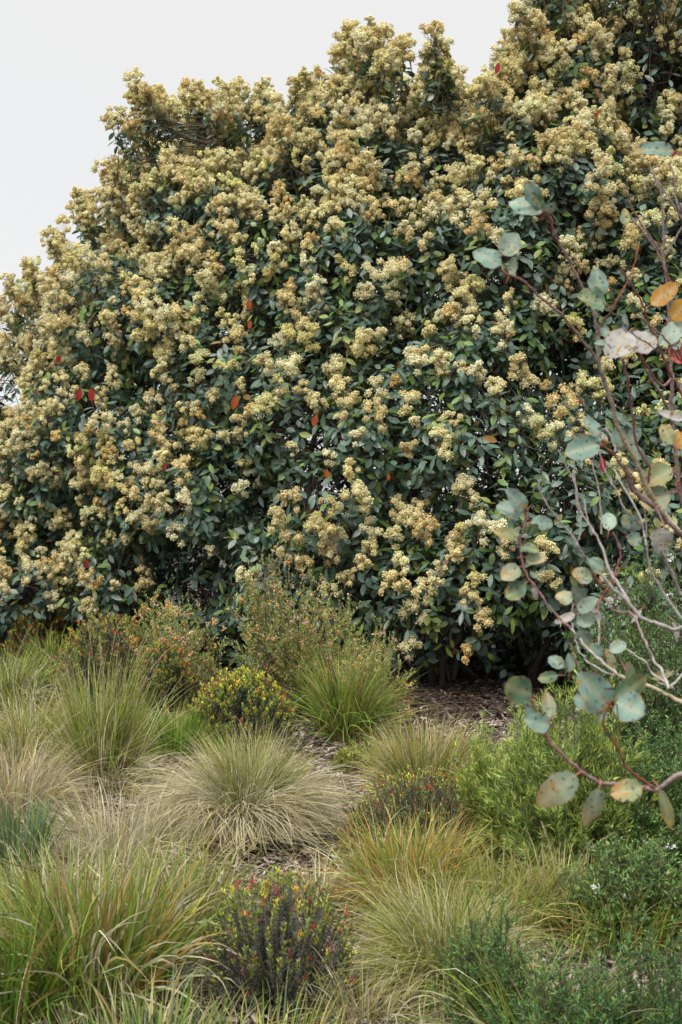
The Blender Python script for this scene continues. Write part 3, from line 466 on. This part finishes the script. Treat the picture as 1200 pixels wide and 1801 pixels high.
# a few red autumn-coloured leaves, as in the photo
for (a, b, s, lb) in [(45, 656, 20, 'crimson'), (142, 692, 20, 'crimson'), (160, 692, 22, 'crimson'), (105, 630, 14, 'crimson'), (438, 534, 18, 'orange red'), (440, 570, 14, 'orange red'), (417, 705, 24, 'orange red'), (575, 832, 16, 'orange red'), (557, 738, 20, 'orange red'), (153, 990, 14, 'crimson'), (292, 820, 14, 'crimson'), (878, 118, 18, 'crimson'), (1052, 198, 18, 'crimson'), (1058, 815, 24, 'crimson'), (1188, 272, 16, 'crimson'), (1022, 706, 10, 'crimson'), (683, 838, 12, 'orange red')]:
    Yd = front(a, b) - .14; s *= .9; c0 = at(a, b - s * .5, Yd); mr_ = MB(); leaves(mr_, c0[None], np.array([[random.uniform(-.3, .3), -.1, -1]]), np.array([[.2, -1, .1]]), s * 1.25 * Yd / FPX, s * .62 * Yd / FPX, (.36, .025, .025) if lb == 'crimson' else (.45, .09, .03), T_OVAL)
    tubes(mr_, bez(c0[None], c0[None] + np.array([.01, .1, .05]), c0[None] + np.array([.03, .28, .03]), 4), .0016, (.2, .1, .05), 3)
    o = mr_.build('red_leaf', M_LEAF, shr); o['label'] = lb + ' old leaf among the dark green ones'
# flower heads: cymes of small domed umbels on forked stalks
CR = np.array([(.90, .80, .46), (.90, .83, .52), (.89, .78, .42), (.90, .86, .58), (.86, .73, .38)])
g_ = (1 + 5 ** .5) / 2
ICO = (np.array([(-1, g_, 0), (1, g_, 0), (-1, -g_, 0), (1, -g_, 0), (0, -1, g_), (0, 1, g_), (0, -1, -g_), (0, 1, -g_), (g_, 0, -1), (g_, 0, 1), (-g_, 0, -1), (-g_, 0, 1)]) / 1.902,
       np.array([(0, 11, 5), (0, 5, 1), (0, 1, 7), (0, 7, 10), (0, 10, 11), (1, 5, 9), (5, 11, 4), (11, 10, 2), (10, 7, 6), (7, 1, 8), (3, 9, 4), (3, 4, 2), (3, 2, 6), (3, 6, 8), (3, 8, 9), (4, 9, 5), (2, 4, 11), (6, 2, 10), (8, 6, 7), (9, 8, 1)]))
def panicles(P, S, axis, nsub=7, nf=26):
    mb = MB(); n = len(P); P2 = np.repeat(P, nsub, 0); S2 = np.repeat(S, nsub); ax = np.repeat(norm(axis), nsub, 0)
    off = rdir(n * nsub); off = norm(off + ax * .55) * (U(.25, 1, n * nsub) ** .5)[:, None]; c = P2 + (off * .8 + ax * ((off * ax).sum(1, keepdims=True)) * .35) * S2[:, None]; r = S2 * U(.22, .40, n * nsub)
    tubes(mb, bez(P2 - ax * S2[:, None] * .9, P2 - ax * S2[:, None] * .2, c, 4), .0016, (.30, .26, .13), 3)
    age = np.where(rng.random((n, 1)) < .12, np.array([[.86, .74, .58]]), np.where(rng.random((n, 1)) < .15, np.array([[.9, .97, .8]]), 1.)); tone = np.repeat(np.repeat(CR[rng.integers(0, 5, n)] * age * U(.85, 1.1, (n, 1)), nsub, 0), nf, 0)
    ax2 = np.repeat(norm(off + ax * .7), nf, 0); d = norm(rdir(len(ax2)) + ax2 * .75); rr = U(.62, 1.18, len(d)); Q = np.repeat(c, nf, 0) + d * (np.repeat(r, nf) * rr)[:, None]
    k = rng.random(len(Q)) < .95; Q = Q[k]; cc = tone[k] * U(.78, 1.18, (len(Q), 1)); br = rng.random(len(Q)) < .10; cc[br] *= np.array([.75, .62, .42])
    blobs(mb, Q, np.clip(np.exp(rng.normal(math.log(.0057), .3, len(Q))), .003, .0095), np.clip(cc * 1.04, 0, .92))
    V, F = ICO; rr = r[:, None, None] * U(.5, .88, (len(r), 12, 1)); mb.add(V[None] * rr + c[:, None], F, (np.repeat(CR[rng.integers(0, 5, n)], nsub, 0) * .9)[:, None]); return mb
hax = norm(np.array([0, -.5, .8]) + rdir(len(HP)) * .3)
for i in range(len(HP)):
    if i >= 100: break
    o = panicles(HP[i:i + 1], HS[i:i + 1] * 1.0, hax[i:i + 1], 9, 60).build('flower_head', M_FLOW, None, origin=HP[i]); o.parent = shr; o.location = tuple(HP[i] - np.array(shr.location))
fP = tips[isf] + sd_[isf] * .05; fS = np.clip(np.exp(rng.normal(math.log(.082), .32, isf.sum())), .035, .14)
o = panicles(fP, fS, sd_[isf], 9, 40).build('flower_heads', M_FLOW, shr); tag(o, 'dense cream flower heads of the shrub beyond the nearest ones', kind='stuff')

# ------------------------------------------------------------------ grey gum at the right edge: branches by hand, leaf by leaf
TX = np.array([1.12, 2.9, 0.0])
gum = tag(empty('gum_tree', TX), 'young gum tree with round blue grey leaves and pale twigs reaching in from the right', 'tree')
WHT, RDB, ORB, GRY, YLB = (.42, .38, .36), (.26, .09, .08), (.42, .16, .05), (.24, .20, .18), (.40, .34, .17)
def smooth(pts, sub=4):
    p = np.array(pts, float); o = []
    for i in range(len(p) - 1):
        a = p[max(i - 1, 0)]; b = p[i]; c = p[i + 1]; d = p[min(i + 2, len(p) - 1)]
        for k in range(sub):
            t = k / sub; o.append(.5 * ((2 * b) + (-a + c) * t + (2 * a - 5 * b + 4 * c - d) * t * t + (-a + 3 * b - 3 * c + d) * t ** 3))
    o.append(p[-1]); return np.array(o)
def branch(pts, Ya, Yb, ra, rb, ca, cb, name='branch', tail=None):
    """pts tip -> root in picture pixels placed at depths Ya..Yb; ra, rb radii in pixels"""
    k = len(pts); P = [at(x, y, Ya + (Yb - Ya) * i / (k - 1)) for i, (x, y) in enumerate(pts)]
    if tail: P += [np.array(q) for q in tail]
    P = smooth(P); K = len(P); P[1:-1] += rng.normal(0, .0009, (K - 2, 3)); t = np.linspace(0, 1, K)
    R = (ra + (rb - ra) * t) * Yb / FPX * (1 + .12 * np.sin(np.arange(K) * 1.7)); 
    if tail: R[-5:] = np.maximum(R[-5:], rb * Yb / FPX)
    mb = MB(); tubes(mb, P[None], R[None], mixc(np.array(ca), np.array(cb), t)[None], 7); return mb.build(name, M_EUCB, gum)
T1 = [(.80, 2.75, 1.35), (1.05, 2.9, .9)]; T2 = [(.78, 2.6, 1.1), (1.03, 2.88, .7)]; T3 = [(.6, 2.2, .9), (.95, 2.8, .5)]
tr = MB(); tp = smooth([(1.12, 2.9, -.03), (1.08, 2.92, .6), (1.02, 2.86, 1.2), (1.08, 2.92, 1.9), (1.04, 2.9, 2.6)]); tubes(tr, tp[None], np.linspace(.032, .012, len(tp))[None], WHT, 10); tr.build('trunk', M_EUCB, gum)
BR = [([(957, 374), (967, 382), (975, 410), (985, 432), (1002, 460), (1015, 487), (1027, 512), (1045, 555), (1052, 590)], 2.2, 2.3, 2.2, 3.2, RDB, GRY, None),
 ([(880, 472), (890, 482), (915, 491), (935, 507), (960, 530), (985, 551), (1005, 575), (1025, 600), (1040, 617), (1054, 642)], 2.15, 2.3, 1.9, 2.8, RDB, GRY, None),
 ([(1052, 590), (1052, 630), (1060, 662), (1075, 705), (1085, 745), (1105, 785), (1118, 812), (1135, 850), (1150, 880), (1175, 912), (1215, 960)], 2.3, 2.4, 3.2, 6, GRY, YLB, T1),
 ([(1143, 290), (1147, 302), (1160, 332), (1166, 372), (1168, 420), (1165, 445), (1172, 485), (1175, 540), (1178, 600), (1180, 645), (1182, 690), (1180, 715), (1186, 765), (1191, 830), (1200, 880), (1225, 960)], 2.5, 2.5, 1.6, 4.8, GRY, (.22, .12, .11), T1),
 ([(1100, 330), (1115, 372), (1130, 396), (1150, 427), (1168, 452)], 2.45, 2.5, 1.2, 2.2, RDB, GRY, None),
 ([(1105, 377), (1130, 406), (1155, 441), (1172, 482), (1186, 506)], 2.45, 2.5, 1.4, 2.2, GRY, RDB, None),
 ([(1178, 285), (1187, 320), (1190, 352), (1196, 375), (1205, 420)], 2.5, 2.5, 1.6, 2.4, GRY, GRY, T1),
 ([(1150, 310), (1175, 346), (1197, 382), (1220, 420)], 2.5, 2.5, 1.3, 2, GRY, GRY, None),
 ([(1200, 398), (1182, 430), (1170, 447)], 2.5, 2.5, 1.5, 2, GRY, GRY, None),
 ([(1125, 430), (1115, 470), (1097, 508), (1075, 546), (1062, 566), (1054, 585)], 2.2, 2.28, 1.3, 2.2, ORB, RDB, None),
 ([(1090, 470), (1112, 503), (1130, 536), (1140, 566), (1155, 600), (1170, 640), (1182, 665)], 2.3, 2.5, 1.5, 2.6, RDB, RDB, None),
 ([(1060, 532), (1085, 558), (1105, 580), (1140, 605), (1165, 622), (1205, 648)], 2.1, 2.2, 1.0, 1.6, (.12, .06, .07), (.12, .06, .07), T1),
 ([(1118, 553), (1145, 573), (1170, 596), (1192, 628), (1215, 650)], 2.3, 2.4, 1.6, 2, GRY, RDB, None),
 ([(1095, 632), (1103, 665), (1108, 700), (1115, 740), (1118, 772), (1130, 800), (1143, 822), (1140, 850)], 2.1, 2.35, 2.2, 2.6, (.34, .17, .17), (.34, .2, .2), None),
 ([(1125, 622), (1145, 656), (1165, 680), (1200, 698)], 2.2, 2.4, 2.2, 2.4, RDB, (.34, .2, .2), T1),
 ([(1135, 650), (1155, 682), (1172, 712), (1182, 745)], 2.35, 2.45, 2.2, 3, GRY, GRY, None),
 ([(1052, 780), (1075, 795), (1092, 815), (1104, 836), (1114, 862), (1145, 888)], 1.95, 2.2, 1.6, 3.4, ORB, (.24, .16, .16), None),
 ([(1066, 750), (1078, 775), (1083, 795)], 2.0, 2.0, 1.4, 1.6, WHT, WHT, None),
 ([(1098, 820), (1120, 866), (1145, 886), (1165, 906), (1210, 956)], 2.2, 2.4, 3, 5.5, GRY, (.22, .14, .14), T1),
 ([(947, 845), (953, 872), (975, 905), (1005, 940), (1020, 965), (1035, 987), (1055, 1010), (1080, 1035), (1105, 1060), (1125, 1083), (1150, 1095), (1185, 1107), (1222, 1116)], 2.4, 2.3, 1.4, 4.2, GRY, WHT, T2),
 ([(982, 790), (996, 820), (1010, 845), (1015, 880), (1022, 915), (1018, 950)], 2.45, 2.38, 1.1, 1.9, GRY, GRY, None),
 ([(1011, 798), (1010, 830), (1020, 895), (1045, 935), (1060, 965), (1070, 1000), (1090, 1030), (1106, 1060)], 2.5, 2.35, 1.2, 3.4, GRY, WHT, None),
 ([(1038, 810), (1052, 850), (1057, 900), (1058, 940)], 2.55, 2.45, 1.1, 1.7, GRY, GRY, None), ([(1027, 877), (1037, 925), (1046, 940)], 2.5, 2.45, 1, 1.4, WHT, GRY, None),
 ([(1050, 780), (1062, 820), (1080, 856), (1100, 895), (1128, 922)], 2.5, 2.4, 1.1, 2, (.3, .2, .2), GRY, None), ([(1080, 825), (1105, 870), (1128, 915), (1137, 960)], 2.5, 2.4, 1.6, 2, WHT, WHT, None),
 ([(1130, 880), (1136, 912), (1138, 960), (1145, 1000), (1160, 1030), (1180, 1062), (1215, 1110)], 2.5, 2.45, 1.5, 2.6, (.2, .15, .15), WHT, None),
 ([(1163, 970), (1180, 1005), (1198, 1042), (1225, 1080)], 2.2, 2.3, 2.6, 3.2, WHT, WHT, T2),
 ([(1078, 935), (1090, 962), (1090, 985), (1080, 1013), (1065, 1040), (1055, 1058), (1048, 1085)], 2.45, 2.4, 1, 1.8, RDB, (.40, .12, .12), None),
 ([(1043, 1005), (1056, 1025), (1080, 1048), (1100, 1062)], 2.4, 2.4, 1.2, 1.4, (.4, .12, .12), RDB, None), ([(1100, 988), (1088, 1005), (1072, 1030), (1058, 1050)], 2.4, 2.4, 1, 1.3, (.4, .12, .12), RDB, None),
 ([(1060, 1050), (1085, 1075), (1110, 1078), (1122, 1098), (1135, 1130), (1150, 1160), (1165, 1182), (1176, 1212)], 2.3, 2.1, 1.5, 2.6, RDB, WHT, None),
 ([(1003, 1105), (1015, 1117), (1030, 1138), (1055, 1160), (1080, 1181), (1100, 1193), (1140, 1206), (1170, 1219), (1205, 1238), (1240, 1250)], 2.2, 2.1, 2.2, 4.4, WHT, YLB, T3),
 ([(1012, 1122), (1018, 1140), (1030, 1160), (1060, 1180), (1098, 1193)], 2.2, 2.15, 1, 2.0, WHT, WHT, None),
 ([(930, 892), (924, 920), (917, 945), (917, 975), (925, 1005), (940, 1030), (960, 1060), (985, 1088), (1003, 1105)], 2.2, 2.2, 1.3, 2.4, RDB, (.34, .2, .2), None),
 ([(1008, 1062), (1006, 1085), (1008, 1110)], 2.25, 2.2, 1.2, 1.5, WHT, WHT, None), ([(1047, 1075), (1053, 1108), (1052, 1156)], 2.25, 2.2, 1.8, 1.8, WHT, WHT, None),
 ([(925, 1215), (935, 1235), (948, 1262), (960, 1290), (985, 1325), (1020, 1355), (1055, 1375), (1090, 1380), (1130, 1386), (1160, 1386), (1215, 1368)], 1.75, 1.85, 2.0, 5, RDB, (.34, .27, .27), T3),
 ([(1072, 1238), (1060, 1272), (1080, 1305), (1100, 1345), (1125, 1370), (1150, 1386)], 1.65, 1.8, 2.0, 3, ORB, RDB, None), ([(1085, 1238), (1089, 1275), (1086, 1302)], 1.65, 1.7, 1.2, 1.4, RDB, RDB, None),
 ([(1100, 1140), (1130, 1162), (1150, 1186), (1185, 1210)], 2.3, 2.15, 1.2, 2.2, WHT, WHT, None), ([(1155, 1200), (1180, 1206), (1220, 1200)], 2.1, 2.15, 2, 2.4, WHT, WHT, T3),
 ([(1040, 1130), (1062, 1125), (1085, 1150), (1100, 1180)], 2.25, 2.2, 1, 1.4, RDB, RDB, None), ([(1003, 1130), (1012, 1160), (1025, 1185), (1050, 1182)], 2.3, 2.2, 1, 1.2, RDB, RDB, None),
 ([(1170, 930), (1158, 900), (1145, 887)], 2.2, 2.35, 1.5, 2, RDB, RDB, None), ([(1190, 828), (1182, 832), (1178, 836)], 2.3, 2.3, 1.5, 1.5, RDB, RDB, None), ([(1178, 868), (1190, 864), (1200, 858)], 2.2, 2.3, 1.4, 1.6, RDB, RDB, T1)]
for b in BR: branch(b[0], b[1], b[2], b[3] * .95, b[4] * .95, b[5], b[6], 'branch', b[7])
LCL = dict(g=(.17, .28, .225), p=(.42, .41, .39), y=(.24, .29, .14), o=(.48, .24, .03), d=(.08, .17, .09), r=(.50, .03, .03), m=(.23, .30, .20), n=(.20, .26, .12), l=(.27, .37, .30))
LV = [(948, 368, 895, 350, 38, 'g'), (945, 360, 925, 320, 28, 'g'), (955, 370, 905, 374, 16, 'g'), (952, 368, 940, 343, 20, 'd'), (960, 372, 974, 355, 18, 'g'),
 (882, 466, 833, 440, 32, 'g'), (884, 448, 912, 412, 34, 'l'), (896, 482, 906, 455, 16, 'g'), (886, 472, 870, 458, 12, 'g'), (1066, 535, 1014, 522, 40, 'd'), (1052, 522, 1050, 473, 32, 'g'),
 (1186, 266, 1120, 256, 24, 'g'), (1100, 397, 1100, 365, 14, 'y'), (1145, 536, 1193, 500, 28, 'o'), (1180, 560, 1214, 530, 32, 'o'), (1206, 566, 1162, 602, 30, 'l'),
 (1108, 582, 1070, 628, 46, 'p'), (1110, 612, 1152, 588, 40, 'p'), (1064, 593, 1064, 572, 14, 'g'), (1068, 606, 1048, 602, 14, 'g'), (1101, 583, 1098, 550, 9, 'g'), (1180, 630, 1212, 615, 30, 'r'), (1176, 598, 1196, 612, 18, 'g'),
 (1054, 765, 1025, 735, 26, 'g'), (1056, 780, 993, 797, 38, 'g'), (1102, 746, 1078, 724, 18, 'g'), (1093, 787, 1084, 750, 24, 'g'), (1104, 778, 1127, 754, 20, 'g'), (1114, 782, 1122, 812, 18, 'g'), (1062, 772, 1038, 764, 20, 'g'), (1205, 738, 1157, 724, 14, 'p'), (1183, 782, 1164, 745, 22, 'y'), (1200, 792, 1193, 758, 22, 'o'),
 (1182, 824, 1134, 848, 36, 'y'), (1180, 868, 1125, 884, 38, 'm'), (1161, 928, 1160, 975, 40, 'p'), (1071, 933, 1072, 898, 22, 'l'), (1108, 930, 1098, 905, 18, 'g'), (1128, 946, 1102, 952, 22, 'g'), (1112, 905, 1124, 932, 16, 'l'),
 (920, 906, 873, 888, 30, 'g'), (920, 900, 892, 862, 34, 'g'), (935, 920, 974, 920, 22, 'g'), (930, 942, 946, 918, 14, 'd'), (914, 940, 868, 936, 20, 'y'), (917, 962, 944, 967, 20, 'd'), (914, 998, 882, 1017, 28, 'm'), (924, 1026, 890, 1050, 30, 'd'), (938, 1032, 944, 1056, 9, 'p'), (925, 980, 962, 986, 22, 'm'),
 (1042, 1018, 1004, 1008, 26, 'm'), (1062, 1002, 1034, 985, 24, 'g'), (1015, 1073, 1050, 1054, 22, 'l'), (1012, 1080, 974, 1095, 14, 'p'), (1046, 1080, 1015, 1096, 26, 'l'), (1006, 1060, 978, 1044, 28, 'm'), (1024, 1056, 1008, 1032, 20, 'g'), (1056, 1092, 1040, 1070, 14, 'p'),
 (1038, 1136, 1020, 1110, 20, 'g'), (1072, 1146, 1102, 1128, 20, 'l'), (1062, 1152, 1038, 1136, 18, 'g'), (1082, 1182, 1066, 1140, 15, 'm'), (1110, 1192, 1098, 1162, 15, 'm'), (992, 1174, 966, 1156, 20, 'g'), (1002, 1182, 1002, 1150, 18, 'g'), (982, 1188, 946, 1194, 17, 'd'), (1180, 1182, 1150, 1192, 14, 'y'), (1185, 1095, 1196, 1130, 9, 'p'), (1128, 1072, 1110, 1096, 7, 'p')]
LVN = [(1068, 1238, 1022, 1186, 44, 'g'), (1068, 1240, 1008, 1226, 34, 'g'), (1062, 1244, 1056, 1270, 16, 'g'), (1080, 1230, 1140, 1190, 36, 'd'), (1084, 1234, 1132, 1254, 48, 'g'), (934, 1222, 886, 1202, 42, 'd'), (966, 1262, 962, 1216, 24, 'm'), (966, 1276, 924, 1266, 28, 'g'), (936, 1262, 926, 1236, 16, 'g'),
 (1014, 1363, 945, 1416, 46, 'm'), (1054, 1386, 1030, 1456, 36, 'm'), (1130, 1384, 1074, 1398, 34, 'n'), (1160, 1388, 1186, 1462, 17, 'y')]
for (lst, Yl) in ((LV, 2.2), (LVN, 1.68)):
    for (x0, y0, x1, y1, wdt, ck) in lst:
        Yb = Yl + (.2 if (x0 > 1080 and Yl > 2) else 0); a = at(x0, y0, Yb); b = at(x1, y1, Yb + random.uniform(-.03, .02)); Ln = np.linalg.norm(b - a)
        nn = np.array([random.uniform(-.35, .35), -1, random.uniform(.1, .55)]); mb = MB(); col = np.array(LCL[ck]) * random.uniform(.88, 1.12)
        tc_ = {'m': (.40, .30, .14), 'y': (.36, .27, .07), 'n': (.42, .22, .06), 'd': (.16, .19, .06)}.get(ck, col * .95)
        gum_leaf(mb, a, b, nn, wdt * Yb / FPX * 1.2, col, tc_, (.40, .20, .14))
        d0 = (a - b) / Ln; tubes(mb, bez(a[None] + (b - a)[None] * .02, a[None] + d0[None] * .008, a[None] + d0[None] * .014 + np.array([[0, .012, -.004]]), 4), .0011, (.42, .16, .10), 4)
        o = mb.build('leaf', M_EUC, gum)
        lab = dict(o='orange spotted leaf', r='red leaf', p='faded pinkish grey leaf', y='yellowing blotched leaf', d='darker green leaf').get(ck)
        if lab: o['label'] = lab
print('done')
